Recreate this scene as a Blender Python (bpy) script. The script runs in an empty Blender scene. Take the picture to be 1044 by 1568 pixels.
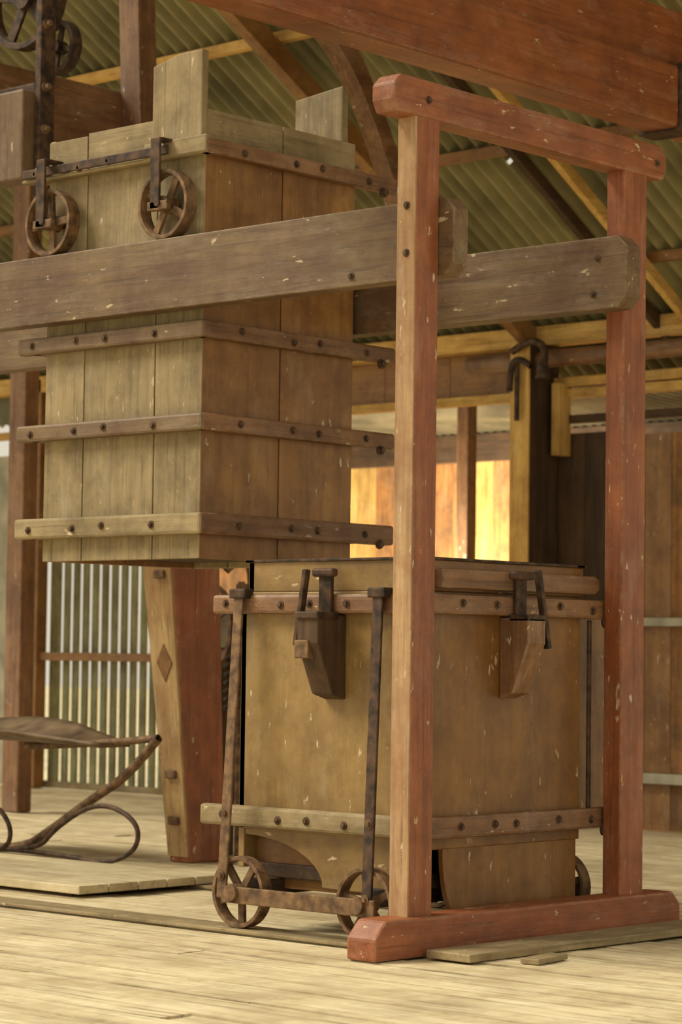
import bpy, bmesh, math, random
from mathutils import Vector, Matrix
random.seed(7)
S=bpy.context.scene
S.view_settings.view_transform='Standard'
COL=bpy.context.collection
# ---------------------------------------------------------------- materials
def srgb(c):
    return tuple(((v/255)/12.92 if v/255<=0.04045 else ((v/255+0.055)/1.055)**2.4) for v in c)+(1.0,)
def newmat(n):
    m=bpy.data.materials.new(n); m.use_nodes=True; nt=m.node_tree
    b=nt.nodes['Principled BSDF']; return m,nt,b
def wood(name,c1,c2,ax='Z',fleck=0.0,fc=(215,195,160),rough=0.7,stain=0.5,grain=16,rnd=0.25,bump=0.35,fs=34,stainc=(60,40,24),edge=0.0,streak=0.4,dust=0.3):
    m,nt,b=newmat(name); N=nt.nodes; L=nt.links
    tc=N.new('ShaderNodeTexCoord'); oi=N.new('ShaderNodeObjectInfo')
    add=N.new('ShaderNodeVectorMath'); add.operation='ADD'
    mul=N.new('ShaderNodeMath'); mul.operation='MULTIPLY'; mul.inputs[1].default_value=13.7
    L.new(oi.outputs['Random'],mul.inputs[0]); L.new(tc.outputs['Object'],add.inputs[0]); L.new(mul.outputs[0],add.inputs[1])
    def aniso(g,k=0.07):
        mp=N.new('ShaderNodeMapping'); sc=[g]*3; sc['XYZ'.index(ax)]=g*k; mp.inputs['Scale'].default_value=sc
        L.new(add.outputs[0],mp.inputs[0]); return mp
    def noise(vec,s,d=7,ro=0.68,dist=0.0):
        n=N.new('ShaderNodeTexNoise'); n.inputs['Scale'].default_value=s; n.inputs['Detail'].default_value=d; n.inputs['Roughness'].default_value=ro; n.inputs['Distortion'].default_value=dist
        L.new(vec,n.inputs['Vector']); return n
    def ramp(src,a,b_,c0,c1_):
        r=N.new('ShaderNodeValToRGB'); r.color_ramp.elements[0].position=a; r.color_ramp.elements[1].position=b_
        r.color_ramp.elements[0].color=c0; r.color_ramp.elements[1].color=c1_; L.new(src,r.inputs[0]); return r.outputs[0]
    def mix(fac,a,bcol):
        mx=N.new('ShaderNodeMix'); mx.data_type='RGBA'; L.new(fac,mx.inputs[0]); L.new(a,mx.inputs[6]); mx.inputs[7].default_value=bcol; return mx.outputs[2]
    K=(0,0,0,1)
    def G(v): return (v,v,v,1)
    n1=noise(aniso(grain).outputs[0],1.6,9,0.7,0.6)
    last=ramp(n1.outputs[0],0.33,0.68,srgb(c1),srgb(c2))
    for s_,k_,lo,cc in ((2.6,stain,0.42,stainc),(9.0,stain*0.8,0.48,tuple(min(255,int(v*1.05)) for v in stainc))):
        n2=noise(add.outputs[0],s_)
        last=mix(ramp(n2.outputs[0],lo,lo+0.24,K,G(k_)),last,srgb(cc))
    n5=noise(aniso(55,0.035).outputs[0],1.0,5,0.6)
    last=mix(ramp(n5.outputs[0],0.56,0.68,K,G(streak)),last,srgb(tuple(int(v*0.55) for v in stainc)))
    n6=noise(aniso(9,0.3).outputs[0],1.0,8,0.75)
    last=mix(ramp(n6.outputs[0],0.52,0.72,K,G(dust)),last,srgb(tuple(min(255,int(v*0.5+100)) for v in c2)))
    if fleck>0:
        for g_,o_ in ((fs,0.0),(fs*0.45,0.02)):
            n3=noise(aniso(g_,0.36).outputs[0],1.0,4,0.6)
            t=0.735-0.06*fleck+o_
            last=mix(ramp(n3.outputs[0],t,t+0.04,K,G(0.75)),last,srgb(fc))
    if edge>0:
        be=N.new('ShaderNodeBevel'); be.samples=4; be.inputs['Radius'].default_value=0.014
        ge=N.new('ShaderNodeNewGeometry'); dt=N.new('ShaderNodeVectorMath'); dt.operation='DOT_PRODUCT'
        L.new(be.outputs[0],dt.inputs[0]); L.new(ge.outputs['True Normal'],dt.inputs[1])
        mr0=N.new('ShaderNodeMapRange'); mr0.inputs['From Min'].default_value=0.995; mr0.inputs['From Max'].default_value=0.80; mr0.inputs['To Min'].default_value=0; mr0.inputs['To Max'].default_value=1
        L.new(dt.outputs['Value'],mr0.inputs['Value'])
        n7=noise(add.outputs[0],22,5,0.7)
        rr=ramp(n7.outputs[0],0.42,0.62,K,G(edge))
        mm=N.new('ShaderNodeMath'); mm.operation='MULTIPLY'; L.new(mr0.outputs[0],mm.inputs[0]); L.new(rr,mm.inputs[1])
        last=mix(mm.outputs[0],last,srgb(tuple(int(v*0.85) for v in fc)))
    hsv=N.new('ShaderNodeHueSaturation'); mr=N.new('ShaderNodeMapRange'); mr.inputs['To Min'].default_value=1-rnd; mr.inputs['To Max'].default_value=1+rnd
    L.new(oi.outputs['Random'],mr.inputs['Value']); L.new(mr.outputs[0],hsv.inputs['Value']); L.new(last,hsv.inputs['Color'])
    L.new(hsv.outputs[0],b.inputs['Base Color'])
    b.inputs['Roughness'].default_value=rough
    bp=N.new('ShaderNodeBump'); bp.inputs['Strength'].default_value=bump; bp.inputs['Distance'].default_value=0.008
    L.new(n1.outputs[0],bp.inputs['Height']); L.new(bp.outputs[0],b.inputs['Normal'])
    return m
def metal(name,c1,c2,rough=0.55,met=0.5,scale=14):
    m,nt,b=newmat(name); N=nt.nodes; L=nt.links
    tc=N.new('ShaderNodeTexCoord'); n=N.new('ShaderNodeTexNoise'); n.inputs['Scale'].default_value=scale; n.inputs['Detail'].default_value=7
    L.new(tc.outputs['Object'],n.inputs['Vector'])
    r=N.new('ShaderNodeValToRGB'); r.color_ramp.elements[0].position=0.35; r.color_ramp.elements[1].position=0.68
    r.color_ramp.elements[0].color=srgb(c1); r.color_ramp.elements[1].color=srgb(c2)
    L.new(n.outputs[0],r.inputs[0]); L.new(r.outputs[0],b.inputs['Base Color']); b.inputs['Roughness'].default_value=rough; b.inputs['Metallic'].default_value=met
    bp=N.new('ShaderNodeBump'); bp.inputs['Strength'].default_value=0.4; bp.inputs['Distance'].default_value=0.004
    L.new(n.outputs[0],bp.inputs['Height']); L.new(bp.outputs[0],b.inputs['Normal'])
    return m
WR={a:wood('red_timber_'+a,(138,74,40),(166,100,60),a,fleck=1.1,rough=0.45,stain=0.6,rnd=0.05,stainc=(98,54,30),edge=0.8,dust=0.35) for a in 'XYZ'}
WB={a:wood('brown_timber_'+a,(102,80,54),(132,108,74),a,fleck=0.9,rough=0.55,stain=0.6,rnd=0.06,stainc=(78,44,30),edge=0.5) for a in 'XYZ'}
WG={a:wood('grey_timber_'+a,(136,118,84),(170,150,110),a,fleck=1.0,rough=0.75,stain=0.66,rnd=0.08,grain=11,stainc=(90,74,46),edge=0.5) for a in 'XYZ'}
WO={a:wood('ochre_timber_'+a,(138,96,50),(166,122,68),a,fleck=1.0,rough=0.45,stain=0.7,rnd=0.05,grain=9,bump=0.18,stainc=(94,58,28),dust=0.28,streak=0.22) for a in 'XYZ'}
WT={a:wood('batten_'+a,(114,78,50),(154,114,78),a,fleck=1.1,rough=0.5,stain=0.6,rnd=0.1,stainc=(74,44,28),edge=0.8) for a in 'XYZ'}
WY={a:wood('pale_yellow_timber_'+a,(184,142,72),(230,192,114),a,rough=0.8,stain=0.5,rnd=0.2,stainc=(130,88,40)) for a in 'XYZ'}
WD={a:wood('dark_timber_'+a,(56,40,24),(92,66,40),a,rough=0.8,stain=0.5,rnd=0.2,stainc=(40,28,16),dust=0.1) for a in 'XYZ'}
WW={a:wood('wall_board_'+a,(154,98,50),(200,144,84),a,rough=0.8,stain=0.8,rnd=0.2,stainc=(92,74,54)) for a in 'XYZ'}
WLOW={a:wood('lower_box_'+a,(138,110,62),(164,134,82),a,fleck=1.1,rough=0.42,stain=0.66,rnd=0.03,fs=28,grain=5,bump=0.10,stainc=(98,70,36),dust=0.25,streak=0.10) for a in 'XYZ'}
WLF={a:wood('lower_box_front_'+a,(124,84,38),(146,104,50),a,fleck=1.35,rough=0.42,stain=0.7,rnd=0.03,fs=26,grain=5,bump=0.10,stainc=(88,54,24),dust=0.2,streak=0.10) for a in 'XYZ'}  # browner copy of the lower box wood, darkened in colour for the shaded front
WP=wood('platform_board',(186,170,134),(218,204,166),'Y',rough=0.8,stain=0.5,rnd=0.08,stainc=(140,122,88),edge=0.4)
WLEG=wood('leg_weathered_face',(166,134,90),(204,174,122),'Z',fleck=1.1,rough=0.75,stain=0.5,rnd=0.0,stainc=(126,82,48))
WFL=wood('floor_board',(200,182,142),(240,226,188),'Y',rough=0.65,stain=0.6,rnd=0.0,stainc=(156,134,96),grain=12,streak=0.6,bump=0.5)
IRON=metal('dark_iron',(44,34,27),(98,72,52),0.65,0.3,24)
RUST=metal('worn_iron',(82,60,40),(142,110,76),0.7,0.15,24)
BOLT=metal('rusty_bolt',(62,44,34),(110,84,60),0.6,0.3,60)
PALE=metal('pale_sheet_metal',(150,146,128),(196,190,168),0.6,0.2,5)
TIN=metal('corrugated_tin',(104,102,76),(172,164,118),0.6,0.15,1.6)
TIND=metal('dull_tin',(70,66,50),(108,100,76),0.7,0.1,3.0)
GROUND=metal('dusty_ground',(190,178,145),(220,208,170),0.95,0.0,1.5)
# ---------------------------------------------------------------- helpers
def empty(name,loc):
    e=bpy.data.objects.new(name,None); e.location=loc; e.empty_display_size=0.2; COL.objects.link(e); return e
def finish(bm,name,mat,par=None,bevel=0.0,smooth=False):
    bmesh.ops.recalc_face_normals(bm,faces=bm.faces)
    me=bpy.data.meshes.new(name); bm.to_mesh(me); bm.free()
    o=bpy.data.objects.new(name,me); COL.objects.link(o); me.materials.append(mat)
    if smooth:
        for p in me.polygons: p.use_smooth=True
    if par:
        o.parent=par; o.matrix_parent_inverse=Matrix.Translation(par.location).inverted()
    if bevel>0:
        md=o.modifiers.new('b','BEVEL'); md.width=bevel; md.segments=2; md.limit_method='ANGLE'
    return o
def bx(bm,x0,x1,y0,y1,z0,z1,M=None):
    vs=[bm.verts.new(Vector((x,y,z))) for x in(x0,x1) for y in(y0,y1) for z in(z0,z1)]
    for f in [(0,1,3,2),(4,6,7,5),(0,4,5,1),(2,3,7,6),(0,2,6,4),(1,5,7,3)]: bm.faces.new([vs[i] for i in f])
    if M: bmesh.ops.transform(bm,matrix=M,verts=vs)
    return vs
def box(par,name,mat,x0,x1,y0,y1,z0,z1,bevel=0.006):
    bm=bmesh.new(); bx(bm,x0,x1,y0,y1,z0,z1); return finish(bm,name,mat,par,bevel)
def prism(par,name,mat,pts,ax,a,b,bevel=0.005):
    bm=bmesh.new()
    def mk(p,t):
        q=list(p); q.insert(ax,t); return bm.verts.new(q)
    A=[mk(p,a) for p in pts]; B=[mk(p,b) for p in pts]; n=len(pts)
    bm.faces.new(A); bm.faces.new(B[::-1])
    for i in range(n): bm.faces.new([A[i],A[(i+1)%n],B[(i+1)%n],B[i]])
    return finish(bm,name,mat,par,bevel)
def bar(par,name,mat,p0,p1,w,t,up=(0,0,1),bevel=0.004):
    p0=Vector(p0);p1=Vector(p1); d=(p1-p0); l=d.length; d.normalize(); up=Vector(up)
    s=d.cross(up).normalized(); u=s.cross(d)
    bm=bmesh.new(); vs=bx(bm,0,l,-w/2,w/2,-t/2,t/2)
    M=Matrix.Translation(p0)@Matrix((d,s,u)).transposed().to_4x4()
    bmesh.ops.transform(bm,matrix=M,verts=vs); return finish(bm,name,mat,par,bevel)
def cyl_bm(bm,p0,p1,r,n=16,r2=None):
    p0=Vector(p0);p1=Vector(p1); d=p1-p0; q=d.to_track_quat('Z','Y').to_matrix().to_4x4()
    bmesh.ops.create_cone(bm,cap_ends=True,segments=n,radius1=r,radius2=r if r2 is None else r2,depth=d.length,matrix=Matrix.Translation((p0+p1)/2)@q)
def cyl(par,name,mat,p0,p1,r,n=20,r2=None,smooth=False,bevel=0.002):
    bm=bmesh.new(); cyl_bm(bm,p0,p1,r,n,r2); return finish(bm,name,mat,par,bevel,smooth)
AX={'-X':Vector((-1,0,0)),'-Y':Vector((0,-1,0)),'+X':Vector((1,0,0))}
def bolts(par,name,pts,r=0.011,h=0.011,mat=None):
    bm=bmesh.new()
    for p,a in pts:
        p=Vector(p)+Vector((0,0,random.uniform(-0.007,0.007))); n=AX[a]; cyl_bm(bm,p-n*0.004,p+n*h*0.3,r*1.3,12); cyl_bm(bm,p+n*h*0.25,p+n*h,r*0.8,6)
    return finish(bm,name,mat or BOLT,par,0.0015)
def lathe(bm,c,ax,prof,n=48):
    rings=[]
    for i in range(n):
        t=2*math.pi*i/n; ring=[]
        for r,a in prof:
            v=[0,0,0]; v[ax]=a; v[(ax+1)%3]=r*math.cos(t); v[(ax+2)%3]=r*math.sin(t)
            ring.append(bm.verts.new(Vector(c)+Vector(v)))
        rings.append(ring)
    for i in range(n):
        A=rings[i];B=rings[(i+1)%n]
        for j in range(len(prof)):
            k=(j+1)%len(prof); bm.faces.new([A[j],A[k],B[k],B[j]])
def wheel(par,name,c,r,w=0.045,mat=None,spokes=4,rot=0.3,ax=0,th=0.014):
    bm=bmesh.new(); h=w/2
    lathe(bm,c,ax,[(r,-h),(r,h),(r-th*0.8,h),(r-th,h*0.4),(r-th,-h*0.4),(r-th*0.8,-h)])
    lathe(bm,c,ax,[(r*0.24,-h*1.1),(r*0.24,h*1.1),(0.009,h*1.1),(0.009,-h*1.1)],24)
    for k in range(spokes):
        t=rot+2*math.pi*k/spokes
        vs=bx(bm,-0.008,0.008,r*0.18,r-th*0.8,-r*0.11,r*0.11)
        R=Matrix.Rotation(t,4,'X')
        if ax==1: R=Matrix.Rotation(math.pi/2,4,'Z')@R
        bmesh.ops.transform(bm,matrix=Matrix.Translation(c)@R,verts=vs)
    return finish(bm,name,mat or RUST,par,0.002)
def tube(par,name,mat,pts,r,cyc=False):
    cu=bpy.data.curves.new(name,'CURVE'); cu.dimensions='3D'; cu.bevel_depth=r; cu.bevel_resolution=4; cu.resolution_u=12
    sp=cu.splines.new('NURBS'); sp.points.add(len(pts)-1); sp.use_endpoint_u=True; sp.order_u=3
    for i,p in enumerate(pts): sp.points[i].co=(*p,1)
    o=bpy.data.objects.new(name,cu); COL.objects.link(o); cu.materials.append(mat)
    if par: o.parent=par; o.matrix_parent_inverse=Matrix.Translation(par.location).inverted()
    return o
def corr(name,mat,O,U,V,lu,lv,period=0.076,amp=0.012,par=None,nv=6,holes=()):
    O=Vector(O);U=Vector(U).normalized();V=Vector(V).normalized();Nn=U.cross(V)
    bm=bmesh.new(); nu=int(lu/period*8)
    g=[]
    for j in range(nv+1):
        row=[]
        for i in range(nu+1):
            u=lu*i/nu; row.append(bm.verts.new(O+U*u+V*(lv*j/nv)+Nn*(amp*math.sin(2*math.pi*u/period))))
        g.append(row)
    hs=set()
    for (yy,vv) in holes:
        hs.add((int((yy-O.y)/lu*nu),int(vv/lv*nv))); hs.add((int((yy-O.y)/lu*nu)+1,int(vv/lv*nv)))
    for j in range(nv):
        for i in range(nu):
            if (i,j) in hs: continue
            bm.faces.new([g[j][i],g[j][i+1],g[j+1][i+1],g[j+1][i]])
    return finish(bm,name,mat,par,0,True)

# ================================================================ PRESS FRAME
pf=empty('press_frame',(6.9,5.39,0))
box(pf,'near_post',WR['Z'],6.275,6.400,5.347,5.430,0.12,2.84,0.008)
box(pf,'near_post_weathered_lit_side',wood('weathered_lit_side',(156,120,84),(200,166,122),'Z',fleck=1.2,rough=0.7,stain=0.6,rnd=0.0,stainc=(134,86,54)),6.2725,6.280,5.3485,5.4285,0.13,2.83,0.0015)  # paler slab: weathering, plus the lit side's brightness put into its colour
box(pf,'far_post',WR['Z'],7.478,7.625,5.347,5.430,0.12,2.84,0.008)
c=0.035
prism(pf,'head_beam',WR['X'],[(6.15,2.83+c),(6.15+c*0.6,2.825),(7.745-c*0.6,2.825),(7.745,2.83+c),(7.745,2.955-c),(7.745-c,2.955),(6.15+c,2.955),(6.15,2.955-c)],1,5.342,5.442,0.008)
prism(pf,'sill',WR['X'],[(6.075,0.0),(7.82,0.0),(7.82,0.08),(7.77,0.128),(6.13,0.132),(6.075,0.075)],1,5.312,5.442,0.01)
def beam_y(par,name,mat,x0,x1,y0,y1,z0,z1,c=0.04):
    prism(par,name,mat,[(y0,z0+c),(y0+c,z0),(y1,z0),(y1,z1),(y0+c,z1),(y0,z1-c)],0,x0,x1,0.004)
beam_y(pf,'near_rail_beam',WB['Y'],6.402,6.480,5.285,9.7,2.295,2.565)
beam_y(pf,'far_rail_beam',WB['Y'],7.385,7.476,5.27,9.7,2.295,2.565)
box(pf,'rear_near_post',WR['Z'],6.275,6.400,9.5,9.585,0.0,2.84)
box(pf,'rear_far_post',WR['Z'],7.478,7.625,9.5,9.585,0.0,2.84)
box(pf,'rear_head_beam',WR['X'],6.15,7.745,9.495,9.59,2.83,2.95)
bolts(pf,'post_bolts',[((6.2725,5.385,2.525),'-X'),((6.2725,5.385,2.365),'-X'),((6.33,5.342,2.885),'-Y'),((7.68,5.342,2.89),'-Y'),((6.402,5.75,2.33),'-X'),((7.385,5.40,2.49),'-X'),((7.385,5.42,2.36),'-X')],0.011,0.011,BOLT)

# ================================================================ UPPER BOX
ub=empty('upper_wool_box',(6.9,7.03,1.35))
for i,(a,b_) in enumerate([(6.59,6.844),(6.850,7.247),(7.253,7.48)]):
    box(ub,'side_board_%d'%i,WG['Z'],6.50,6.53,a,b_,1.355,2.92,0.003)
    box(ub,'side_top_board_%d'%i,WG['Y'],6.497,6.53,a,b_,2.925,3.065-0.01*i,0.003)
    box(ub,'far_board_%d'%i,WG['Z'],7.32,7.35,a,b_,1.355,3.05,0.003)
for i,(a,b_) in enumerate([(6.502,6.923),(6.930,7.35)]):
    box(ub,'front_board_%d'%i,WO['Z'],a,b_,6.588,6.618,1.355,2.92,0.003)
    box(ub,'front_top_board_%d'%i,WG['X'],a,b_,6.588,6.618,2.925,3.065,0.003)
    box(ub,'rear_board_%d'%i,WO['Z'],a,b_,7.45,7.478,1.355,3.05,0.003)
box(ub,'inner_lining',WD['Z'],6.53,6.54,6.62,7.45,1.40,2.9,0)
box(ub,'inner_lining_b',WD['Z'],6.54,7.32,6.618,6.628,1.40,2.9,0)
box(ub,'bottom_panel',WD['X'],6.53,7.32,6.62,7.45,1.38,1.40,0)
prism(ub,'near_upright',WG['Z'],[(6.575,2.905),(6.845,2.905),(6.845,3.255),(6.70,3.285),(6.575,3.285)],0,6.462,6.497,0.005)
prism(ub,'far_upright',WG['Z'],[(6.60,2.95),(6.86,2.95),(6.86,3.27),(6.60,3.295)],0,7.28,7.318,0.005)
for nm,z0,z1,wm,wn in [('ledge',2.885,2.945,WG,WT),('band_upper',2.185,2.25,WB,WT),('band_middle',1.835,1.90,WB,WT),('band_lower',1.445,1.525,WG,WT)]:
    xa=6.45
    if nm=='ledge':
        box(ub,nm+'_side',wm['Y'],6.455,6.50,6.54,7.60,z0,z1-0.045,0.006); box(ub,nm+'_side_cap',WG['Y'],6.452,6.50,6.54,6.88,z0+0.002,z1+0.01,0.006)
    else:
        box(ub,nm+'_side',wm['Y'],xa,6.50,6.54,7.60,z0,z1,0.01)
    box(ub,nm+'_front',wn['X'],6.455,7.56,6.538,6.588,z0,z1,0.01)
    box(ub,nm+'_rear',wn['X'],6.46,7.56,7.48,7.53,z0,z1,0.006)
    box(ub,nm+'_far',wn['Y'],7.352,7.378,6.59,7.48,z0,z1,0.004)
    zc=(z0+z1)/2
    bolts(ub,nm+'_bolts',[((xa if nm!='ledge' else 6.452,y,zc),'-X') for y in (7.51,7.25,7.08,6.80)]+[((x,6.538,zc),'-Y') for x in (6.66,6.95,7.10,7.38)],0.012,0.012)
    bolts(ub,nm+'_end_bolt',[((7.47,6.54,z0-0.002),'-Y')],0.016,0.02)
box(ub,'wheel_strap',IRON,6.44,6.452,6.74,7.58,2.90,2.935,0.003)
k=0
for xs,side in ((6.44,-1),(7.432,1)):
    for y in (6.73,7.39):
        wheel(ub,'wheel_%d'%k,(xs,y,2.701),0.134,0.058,RUST,4,0.5+k,0,0.018)
        xo=xs+side*0.04
        box(ub,'hanger_%d'%k,IRON,min(xo,xo+side*0.012),max(xo,xo+side*0.012),y-0.005,y+0.045,2.68,2.955,0.003)
        box(ub,'hanger_top_%d'%k,IRON,min(xo,xs-side*0.05),max(xo,xs-side*0.05),y-0.005,y+0.045,2.945,2.957,0.002)
        box(ub,'hanger_foot_%d'%k,RUST,xo-0.012,xo+0.012,y-0.05,y+0.06,2.675,2.71,0.004)
        cyl(ub,'axle_%d'%k,IRON,(xs-0.06,y,2.701),(xs+0.06,y,2.701),0.014)
        k+=1

# ================================================================ LOWER BOX
lb=empty('lower_wool_box',(6.95,5.9,0))
box(lb,'side_panel',WLOW['Z'],6.50,6.53,5.50,6.36,0.36,1.225,0.004)
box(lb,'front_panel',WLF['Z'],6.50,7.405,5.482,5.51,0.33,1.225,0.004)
box(lb,'far_panel',WLOW['Z'],7.375,7.405,5.51,6.36,0.22,1.225,0.004)
box(lb,'rear_panel',WLOW['Z'],6.50,7.405,6.33,6.36,0.22,1.225,0.004)
box(lb,'base',WD['X'],6.53,7.375,5.55,6.33,0.19,0.24,0.004)
box(lb,'base_bearer',WD['X'],6.46,7.45,5.62,5.70,0.13,0.19,0.004)
box(lb,'base_bearer_b',WD['X'],6.46,7.45,6.18,6.26,0.13,0.19,0.004)
arc=[(5.50,0.40),(6.345,0.40)]+[(6.345-0.40*math.sin(t),0.34-0.17*(1-math.cos(t))) for t in [i*math.pi/2/14 for i in range(15)]]+[(5.50,0.165)]
prism(lb,'side_skirt',WLOW['Y'],arc,0,6.505,6.525,0.003)
box(lb,'side_inner_skirt',WO['Y'],6.56,6.58,5.52,6.33,0.15,0.40,0.003)
arc=[(7.39,0.34),(6.62,0.34)]+[(6.62+0.10*(1-math.cos(t)),0.34-0.26*math.sin(t)) for t in [i*math.pi/2/10 for i in range(11)]]+[(7.39,0.07)]
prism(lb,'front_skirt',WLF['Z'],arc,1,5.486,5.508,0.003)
for z0,z1,a,b_,xe,nm in [(1.145,1.215,5.44,6.47,7.57,'band_upper'),(0.37,0.445,5.44,6.52,7.56,'band_lower')]:
    box(lb,nm+'_side',WG['Y'] if nm=='band_lower' else WT['Y'],6.455,6.50,a,b_,z0,z1,0.011)
    box(lb,nm+'_front',WT['X'],6.462,xe,5.438,5.482,z0,z1,0.011)
    box(lb,nm+'_rear',WT['X'],6.46,xe,6.36,6.40,z0,z1,0.009)
    box(lb,nm+'_far',WT['Y'],7.405,7.45,5.50,6.45,z0,z1,0.009)
    zc=(z0+z1)/2
    bolts(lb,nm+'_bolts',[((6.455,y,zc),'-X') for y in (6.40,6.12,5.98,5.80)]+[((x,5.438,zc),'-Y') for x in (6.66,6.85,6.97,7.22,7.42)],0.012,0.012)
    bolts(lb,nm+'_end_bolts',[((7.50,5.438,z0-0.01),'-Y')],0.018,0.03)
box(lb,'rim_side',WLOW['Y'],6.50,6.53,5.49,6.325,1.225,1.335,0.004)
box(lb,'rim_front',WLF['X'],6.50,7.42,5.482,5.51,1.225,1.335,0.004)
box(lb,'rim_far',WLOW['Y'],7.375,7.405,5.49,6.325,1.225,1.335,0.004)
box(lb,'rim_rear',WLOW['X'],6.50,7.405,6.295,6.325,1.225,1.335,0.004)
box(lb,'lid',WD['X'],6.53,7.375,5.51,6.295,1.29,1.31,0)
for nm,a in (('lip_side',(6.49,6.535,5.47,6.335)),('lip_front',(6.49,7.43,5.47,5.515)),('lip_rear',(6.49,7.41,6.29,6.335)),('lip_far',(7.37,7.415,5.47,6.335))):
    box(lb,nm,IRON,*a,1.333,1.343,0.002)
prism(lb,'front_rail',WT['X'],[(6.55,1.235),(7.44,1.235),(7.465,1.25),(7.465,1.29),(7.44,1.302),(6.55,1.302)],1,5.437,5.482,0.008)
def corbel_side(y):
    prism(lb,'corbel_side',WD['Z'],[(6.50,1.14),(6.35,1.14),(6.35,1.04),(6.43,0.86),(6.50,0.84)],1,y-0.05,y+0.05,0.006)
    box(lb,'latch_plate_side',IRON,6.437,6.455,y-0.03,y+0.03,1.12,1.30,0.004)
    box(lb,'latch_top_side',IRON,6.42,6.455,y-0.05,y+0.05,1.275,1.305,0.008)
    bar(lb,'latch_pin_side',IRON,(6.385,y+0.04,1.30),(6.375,y+0.075,1.03),0.018,0.028,(1,0,0))
    box(lb,'latch_jaw_side',IRON,6.34,6.455,y-0.055,y+0.055,1.125,1.15,0.004)
    box(lb,'corbel_cap_side',RUST,6.342,6.40,y-0.01,y+0.056,0.985,1.05,0.004)
corbel_side(5.89)
def corbel_front(x):
    prism(lb,'corbel_front',WT['Z'],[(5.482,1.14),(5.35,1.14),(5.35,1.05),(5.42,0.87),(5.482,0.85)],0,x-0.05,x+0.05,0.006)
    box(lb,'latch_plate_front',IRON,x-0.03,x+0.03,5.42,5.438,1.10,1.30,0.004)
    box(lb,'latch_top_front',IRON,x-0.055,x+0.055,5.40,5.44,1.275,1.305,0.008)
    bar(lb,'latch_pin_front',IRON,(x+0.025,5.37,1.31),(x+0.075,5.36,1.03),0.018,0.028,(0,1,0))
    box(lb,'latch_jaw_front',IRON,x-0.05,x+0.05,5.35,5.44,1.125,1.15,0.004)
corbel_front(6.97)
bar(lb,'strap_near_a',RUST,(6.437,6.31,1.235),(6.352,6.295,0.12),0.045,0.012,(1,0,0.08))
bar(lb,'strap_near_b',IRON,(6.437,5.635,1.235),(6.352,5.60,0.08),0.045,0.012,(1,0,0.08))
for y in (6.31,5.635): box(lb,'strap_head',IRON,6.42,6.47,y-0.04,y+0.04,1.20,1.235,0.005)
bolts(lb,'strap_bolts',[((6.372,6.30,0.42),'-X'),((6.372,5.61,0.42),'-X'),((6.347,6.295,0.20),'-X'),((6.345,5.60,0.16),'-X')],0.013,0.012,RUST)
box(lb,'chassis_bar_near',RUST,6.345,6.36,5.56,6.29,0.105,0.165,0.004)
box(lb,'chassis_bar_far',RUST,7.52,7.535,5.56,6.29,0.105,0.165,0.004)
k=0
for x in (6.395,7.485):
    for y in (5.63,6.235):
        wheel(lb,'wheel_%d'%k,(x,y,0.143),0.128,0.05,RUST,5,0.2+k*0.7,0,0.018); k+=1
for y in (5.63,6.235):
    cyl(lb,'axle',IRON,(6.335,y,0.143),(7.545,y,0.143),0.014)
    cyl(lb,'hub_cap',RUST,(6.33,y,0.143),(6.35,y,0.143),0.03)
bar(lb,'side_rod',IRON,(7.43,5.46,1.14),(7.43,5.46,0.44),0.02,0.012,(0,1,0))
box(lb,'side_flap',WO['Z'],7.47,7.73,5.60,5.63,0.40,1.15,0.005)
for i,x in enumerate((6.395,7.485)):
    o=box(None,'floor_rail' if i==0 else 'floor_rail.001',WG['Y'],x-0.06,x+0.09,5.46,9.4,0.001,0.014,0.003)

# ================================================================ FLOOR BOARD STACKS
pl=empty('timber_platform',(7.16,8.5,0))
for i in range(5):
    a=6.75+i*0.166; box(pl,'platform_board_%d'%i,WP,a,a+0.160,7.50,9.35,0.016,0.05,0.004)
for y in (7.62,8.4,9.2): box(pl,'platform_cleat',WD['X'],6.78,7.55,y-0.04,y+0.04,0.001,0.016,0)
M=WG['X']
def loose(name,x0,x1,y0,y1,z0,z1,rot):
    o=box(None,name,M,-(x1-x0)/2,(x1-x0)/2,-(y1-y0)/2,(y1-y0)/2,0,z1-z0,0.004); o.location=((x0+x1)/2,(y0+y1)/2,z0); o.rotation_euler=(0,0,rot); return o
loose('loose_floor_plank',6.30,8.3,5.08,5.27,0.001,0.028,-0.02)
loose('wood_offcut',6.42,6.62,4.93,5.0,0.001,0.02,0.15)

# ================================================================ FLOOR / GROUND
bm=bmesh.new(); x=1.5
while x<12:
    w=0.135
    y0=-random.random()*3
    while y0<17.5:
        y1=min(y0+2.5+random.random()*2.5,17.5); dz=-0.009*random.random()
        bx(bm,x,x+w-0.011,y0+0.003,y1-0.003,-0.04+dz,dz)
        y0=y1
    x+=w
fl=finish(bm,'floor',WFL,None,0)
bm=bmesh.new(); bx(bm,1.5,12,0,17.5,-0.10,-0.05); finish(bm,'floor_underlay',WD['X'])
bm=bmesh.new(); bx(bm,-30,60,-30,70,-0.5,-0.3); finish(bm,'ground',GROUND)

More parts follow.
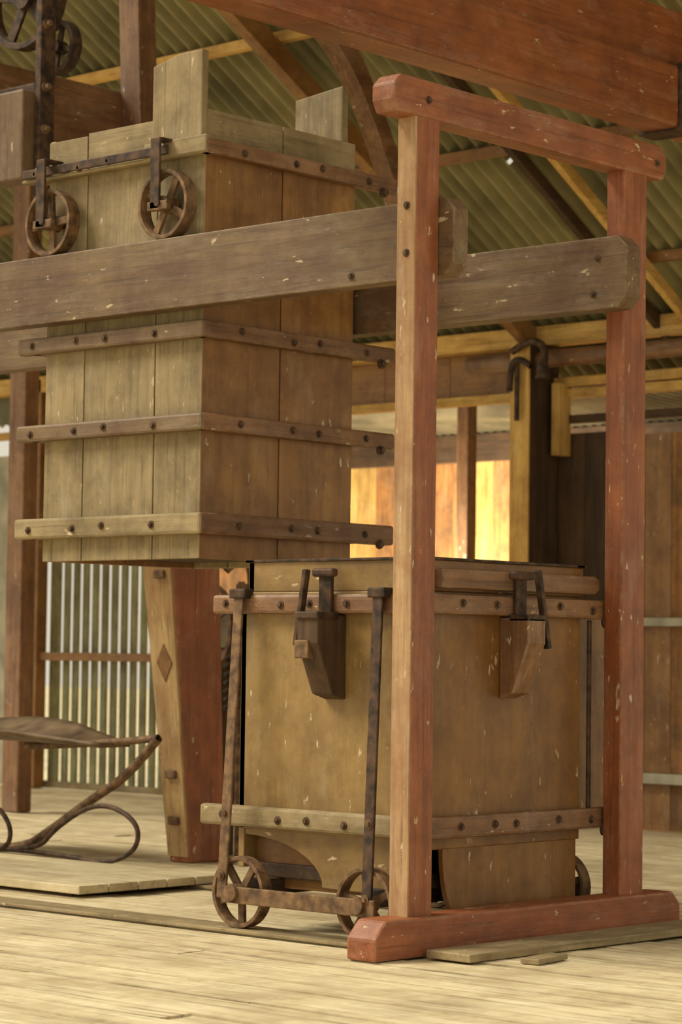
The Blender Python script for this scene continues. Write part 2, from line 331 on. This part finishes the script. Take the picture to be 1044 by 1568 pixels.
# ================================================================ ROOF
TH=math.atan(0.577)
def rz(x): return 3.05+0.577*(12-x)
sl=Vector((-math.cos(TH),0,math.sin(TH)))
XR=7.8
hv=lambda x:(12.5-x)/math.cos(TH)
corr('ceiling_roof_sheets',TIN,(12.5,2.5,rz(12.5)),(0,1,0),sl,15.5,(12.5-XR)/math.cos(TH),0.1,0.028,None,180,
     holes=[(8.78,hv(10.72)),(8.62,hv(10.70)),(8.45,hv(10.74)),(8.40,hv(10.66)),(7.1,hv(10.1))])
rf=empty('roof_timbers',(10,9,4))
for i,x in enumerate((11.5,10.6,9.62,8.7,7.9)):
    box(rf,'purlin_%d'%i,(WO if i<2 else WY)['Y'],x-0.028,x+0.028,2.6,17.8,rz(x)-0.085,rz(x)-0.03,0)
def rafter(y,w,t,mat,dz=0.15,x0=12.1,x1=7.7,nm='rafter'):
    bar(rf,nm,mat,(x0,y,rz(x0)-dz),(x1,y,rz(x1)-dz),w,t,(0,0,1))
rafter(8.05,0.045,0.07,WY['X'],0.13); rafter(8.27,0.045,0.07,WD['X'],0.13)
rafter(9.2,0.08,0.12,WO['X'],0.17)
rafter(6.5,0.08,0.12,WD['X'],0.17); rafter(11.4,0.09,0.14,WT['X'],0.18); rafter(13.2,0.09,0.14,WD['X'],0.18); rafter(15,0.09,0.14,WD['X'],0.18)
pts=[];q=[]; n=18
for i in range(n+1):
    t=i/n; x=8.92+0.98*t; z=4.36-0.95*t+0.30*math.sin(math.pi*t); nx,nz=0.65,0.75
    pts.append((x,z)); q.append((x-0.10*nx,z-0.13*nz))
prism(rf,'curved_brace',WT['X'],pts+q[::-1],1,8.45,8.56,0.004)
tb=empty('red_tie_beam',(8.5,6.35,3.4))
box(tb,'lower_beam',WR['X'],5.2,12.0,6.30,6.50,3.415,3.70,0.02)
box(tb,'upper_beam',WR['X'],5.2,12.0,6.36,6.52,3.705,3.98,0.02)
box(tb,'iron_strap',IRON,9.22,9.36,6.285,6.52,3.40,3.71,0.004)

# ================================================================ TOP LEFT TIMBER AND PULLEY
lf=empty('lifting_gear',(7.7,9,3))
box(lf,'cross_timber',WT['X'],7.2,9.6,9.0,9.15,3.42,3.80,0.01)
bar(lf,'upright_brace',WT['Z'],(8.36,8.93,3.3),(8.28,8.93,4.9),0.12,0.14,(0,1,0))
box(lf,'block_timber',WB['Z'],7.30,7.42,8.60,8.85,3.16,3.58,0.01)
box(lf,'iron_plate',IRON,7.37,7.46,8.56,8.60,3.0,4.6,0.005)
box(lf,'iron_plate_b',IRON,7.37,7.39,8.60,8.95,3.55,3.62,0.005)
wheel(lf,'pulley',(7.50,8.82,4.08),0.25,0.07,IRON,5,0.2,0,0.035)
wheel(lf,'pulley_small',(7.62,8.72,3.85),0.13,0.06,IRON,4,0.2,0,0.03)
bolts(lf,'plate_bolts',[((7.40,8.56,z),'-Y') for z in (3.15,3.4,3.6,3.9)],0.018,0.03,RUST)

sp=empty('shed_post',(10,11.77,0))
box(sp,'post',WT['Z'],10.0,10.12,11.70,11.85,0,rz(10.1)-0.08,0.01)

# ================================================================ RED LEG
rl=empty('red_timber_leg',(8.4,8.45,0))
bm=bmesh.new()
B=[(8.26,8.40),(8.50,8.40),(8.50,8.54),(8.26,8.54)]; T=[(8.04,8.40),(8.40,8.40),(8.40,8.63),(8.04,8.63)]
vb=[bm.verts.new((*p,0.0)) for p in B]; vt=[bm.verts.new((*p,2.1)) for p in T]
bm.faces.new(vb); bm.faces.new(vt[::-1])
for i in range(4): bm.faces.new([vb[i],vb[(i+1)%4],vt[(i+1)%4],vt[i]])
finish(bm,'leg',WR['Z'],rl,0.012)
def legx(z): return 8.26-0.22*z/2.1
bm=bmesh.new()
a=[(legx(0.03)-0.012,8.405,0.03),(legx(0.03)-0.012,8.535,0.03),(legx(2.1)-0.012,8.62,2.1),(legx(2.1)-0.012,8.405,2.1)]
A=[bm.verts.new(p) for p in a]; Bv=[bm.verts.new((p[0]+0.014,p[1],p[2])) for p in a]
bm.faces.new(A); bm.faces.new(Bv[::-1])
for i in range(4): bm.faces.new([A[i],A[(i+1)%4],Bv[(i+1)%4],Bv[i]])
finish(bm,'weathered_face',WLEG,rl,0)
for z in (0.20,0.42,1.37):
    box(rl,'bolt_block',RUST,legx(z)-0.03,legx(z)-0.01,8.44,8.51,z-0.02,z+0.02,0.006)
bm=bmesh.new(); s=0.065
zz=0.95; A=[bm.verts.new((legx(zz+dz)-0.018,8.48+dy,zz+dz)) for dy,dz in((0,-s*1.4),(s*0.8,0),(0,s*1.4),(-s*0.8,0))]; Bv=[bm.verts.new(v.co+Vector((0.012,0,0))) for v in A]
bm.faces.new(A); bm.faces.new(Bv[::-1])
for i in range(4): bm.faces.new([A[i],A[(i+1)%4],Bv[(i+1)%4],Bv[i]])
finish(bm,'diamond_plate',WO['Z'],rl,0.002)

# ================================================================ WINCH behind leg
wn=empty('hand_winch',(8.75,8.6,0))
cyl(wn,'drum',PALE,(8.62,8.75,1.12),(9.05,8.75,1.12),0.16,32,None,False,0.01)
wheel(wn,'gear',(8.62,8.72,1.12),0.24,0.05,RUST,5,0.1,0,0.03)
pts=[]
for i in range(100):
    t=i/99; aa=t*2*math.pi*7; pts.append((8.60+0.07*math.cos(aa),8.42+0.07*math.sin(aa),0.72+0.28*t))
tube(wn,'spring',IRON,pts,0.012)
cyl(wn,'spring_rod',RUST,(8.60,8.42,0.0),(8.60,8.42,1.35),0.018)
box(wn,'stand',WD['Z'],8.66,8.78,8.62,8.85,0.0,1.12)
box(wn,'stand_top',RUST,8.60,8.95,8.40,8.46,1.28,1.34)
tube(wn,'pipe',RUST,[(8.52,8.45,1.4),(8.6,8.4,1.5),(8.66,8.4,1.36),(8.62,8.4,1.2),(8.6,8.42,1.05)],0.02)

# ================================================================ SEAT on left
st=empty('implement_seat',(8.0,9.0,0))
bm=bmesh.new(); g=[]; nu,nv=28,14
for i in range(nu+1):
    u=i/nu; y=8.66+1.5*u; w=0.10+0.20*math.sin(min(1,u*1.4)*math.pi/2); row=[]
    for j in range(nv+1):
        v=j/nv*2-1
        z=0.545+0.05*v*v*min(1,u*3)+0.04*math.exp(-((u-0.55)/0.3)**2)*(v>0.3)*v+0.02*u
        row.append(bm.verts.new((8.0+w*v,y,z)))
    g.append(row)
for i in range(nu):
    for j in range(nv): bm.faces.new([g[i][j],g[i+1][j],g[i+1][j+1],g[i][j+1]])
o=finish(bm,'pan',metal('rusty_pan',(84,66,48),(130,108,80),0.6,0.2,8),st,0,True)
md=o.modifiers.new('s','SOLIDIFY'); md.thickness=0.022
tube(st,'spring_bar',RUST,[(8.0,8.36,0.60),(8.0,8.55,0.42),(8.0,8.8,0.30),(8.0,9.1,0.13),(8.0,9.32,0.02),(8.0,9.6,0.02)],0.022)
tube(st,'support_a',RUST,[(8.0,8.36,0.60),(8.0,8.6,0.57),(8.0,9.3,0.53)],0.018)
tube(st,'hoop_a',IRON,[(7.9,9.6,0.02),(7.9,9.1,0.02),(7.9,8.95,0.16),(7.9,8.65,0.30),(7.9,8.38,0.22),(7.9,8.38,0.08),(7.9,8.6,0.0),(7.9,8.9,0.03),(7.9,9.3,0.03)],0.012)
tube(st,'hoop_b',IRON,[(7.8,9.6,0.32),(7.8,9.3,0.27),(7.8,9.15,0.15),(7.8,9.2,0.02),(7.8,9.5,0.0)],0.012)
cyl(st,'pedestal',IRON,(8.0,9.65,0.0),(8.0,9.65,0.56),0.03)

# ================================================================ WALL at X=12
wl=empty('wall_back',(12,11,0))
def boards(par,nm,mats,x,y0,y1,z0,z1,w=0.16,t=0.025,gap=0.004):
    y=y0;i=0
    while y<y1-0.01:
        e=min(y+w,y1); box(par,'%s_%d'%(nm,i),random.choice(mats),x,x+t,y,e-gap,z0,z1,0); y=e; i+=1
boards(wl,'red_board',[WW['Z'],WW['Z'],WW['Z'],WO['Z']],12.0,5.0,8.66,0,2.33,0.19)
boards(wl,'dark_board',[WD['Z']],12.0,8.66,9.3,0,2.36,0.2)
box(wl,'plate',WY['Y'],11.9,12.02,4.5,14.6,2.90,3.02,0.005)
cyl(wl,'log_girt',WT['Y'],(11.80,4.5,2.80),(11.80,9.6,2.80),0.055,20,None,True)
box(wl,'girt_a',WY['Y'],11.93,12.0,4.5,9.05,2.64,2.70,0.004)
box(wl,'girt_b',WY['Y'],11.95,12.03,4.5,14.6,2.575,2.63,0.004)
box(wl,'girt_c',WD['Y'],11.97,12.03,4.5,9.05,2.42,2.47,0.004)
box(wl,'grey_rail_a',PALE,11.94,11.99,4.5,8.75,1.19,1.24,0.003)
box(wl,'grey_rail_b',PALE,11.94,11.99,4.5,8.75,0.27,0.33,0.003)
boards(wl,'upper_panel',[WO['Y'],WY['Y'],WO['Y']],12.03,9.4,12.3,2.63,2.90,0.55)
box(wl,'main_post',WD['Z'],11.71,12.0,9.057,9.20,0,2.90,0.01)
box(wl,'main_post_lit_face',WY['Z'],11.695,11.71,9.057,9.20,0.0,2.90,0.003)  # pale yellow slab stands for light falling on the dark post's side
box(wl,'hanging_stud',WY['Z'],11.87,11.99,8.96,9.02,2.22,2.66,0.004)
boards(wl,'grey_board',[WG['Z'],WD['Z']],12.0,9.6,12.45,0,1.1,0.2)
boards(wl,'dark_left_board',[wood('green_grey_board',(74,70,44),(104,98,62),'Z',rnd=0.15)],12.0,13.8,14.16,0,3.0,0.12)
box(wl,'corner_post',WO['Z'],11.9,12.0,13.74,13.83,0,3.0,0.006)
box(wl,'left_rail',WO['Y'],11.93,11.97,12.3,14.1,0.93,0.99,0.004)
boards(wl,'left_upper',[WO['Z'],WD['Z']],12.03,12.3,13.8,1.9,3.0,0.2)
boards(wl,'pale_panel',[PALE],12.03,14.18,16.0,0,2.46,0.6)
boards(wl,'pale_panel_top',[TIN],12.03,14.18,16.0,2.7,3.2,0.6)
boards(wl,'slat',[wood('slat_grey_green',(112,114,80),(156,156,114),'Z',rnd=0.12)],12.02,12.3,13.75,0.01,1.9,0.102,0.02,0.044)
box(wl,'bottom_rail',WG['Y'],12.0,12.05,12.3,14.1,0.0,0.05,0.003)
D=-0.20
tube(wl,'iron_bracket',IRON,[(11.66,9.36+D,2.84),(11.66,9.28+D,2.88),(11.66,9.18+D,2.90),(11.66,9.10+D,2.84),(11.66,9.12+D,2.72)],0.022)
tube(wl,'iron_bracket_b',IRON,[(11.64,9.36+D,2.60),(11.64,9.36+D,2.76),(11.64,9.28+D,2.80),(11.64,9.2+D,2.74)],0.02)
cyl(wl,'iron_bracket_cup',IRON,(11.65,9.12+D,2.66),(11.65,9.12+D,2.77),0.045,20,0.03)
cyl(wl,'hanging_rod',IRON,(11.66,9.12,2.42),(11.66,9.12,2.80),0.016)
# lean-to beyond
ln=empty('lean_to',(13.5,10,0))
corr('lean_to_roof',TIND,(12.05,4.5,2.86),(0,1,0),(1,0,-0.05),10.4,3.2,0.085,0.014,ln,3)
boards(ln,'rear_board',[WY['Z'],WY['Z'],WW['Z']],14.8,5.0,11.2,0,2.5,0.2)
boards(ln,'rear_board_b',[WY['Z'],WW['Z']],14.8,11.2,14.9,0,2.5,0.2)
box(ln,'lean_to_floor',WFL,12.0,14.8,4.5,12.2,-0.1,-0.01,0)
box(ln,'lean_to_beam',WD['Y'],14.7,14.8,4.5,14.9,2.50,2.71,0.004)
box(ln,'inner_post',WT['Z'],13.2,13.3,10.75,10.85,-0.01,2.76,0.004)

# ================================================================ LIGHT
w=bpy.data.worlds.new('World'); S.world=w; w.use_nodes=True
bg=w.node_tree.nodes['Background']; bg.inputs[0].default_value=(1.0,0.91,0.72,1); bg.inputs[1].default_value=0.74
def sun(name,d,e,col,ang):
    l=bpy.data.lights.new(name,'SUN'); l.energy=e; l.color=col; l.angle=ang; o=bpy.data.objects.new(name,l); COL.objects.link(o)
    o.rotation_euler=Vector(d).to_track_quat('-Z','Y').to_euler(); return o
sun('sun',(0.55,-0.65,-0.9),3.4,(1,0.92,0.74),math.radians(26))
def area(name,loc,tgt,e,size,col):
    l=bpy.data.lights.new(name,'AREA'); l.energy=e; l.size=size; l.color=col; o=bpy.data.objects.new(name,l); COL.objects.link(o)
    o.location=loc; o.rotation_euler=(Vector(tgt)-Vector(loc)).to_track_quat('-Z','Y').to_euler(); return o
area('lean_to_fill',(12.9,11.3,0.9),(14.8,11.6,1.5),260,0.8,(1,0.89,0.68))  # unseen fill light added to brighten the lean-to rear boards

# ================================================================ CAMERA
f=5660.0; a=math.radians(42.1); pitch=math.atan(328/f); roll=math.atan(0.013)
Fh=Vector((math.cos(a),math.sin(a),0)); R0=Vector((math.sin(a),-math.cos(a),0)); Z=Vector((0,0,1))
F=Fh*math.cos(pitch)+Z*math.sin(pitch); U0=-Fh*math.sin(pitch)+Z*math.cos(pitch)
R=R0*math.cos(roll)+U0*math.sin(roll); U=-R0*math.sin(roll)+U0*math.cos(roll)
cam=bpy.data.cameras.new('camera'); co=bpy.data.objects.new('camera',cam); COL.objects.link(co)
m=Matrix((R,U,-F)).transposed().to_4x4(); m.translation=Vector((0,0,1)); co.matrix_world=m
cam.sensor_fit='VERTICAL'; cam.sensor_height=36; cam.lens=f/2355*36; cam.clip_end=200
cam.dof.use_dof=True; cam.dof.focus_distance=8.3; cam.dof.aperture_fstop=4.5
S.camera=co
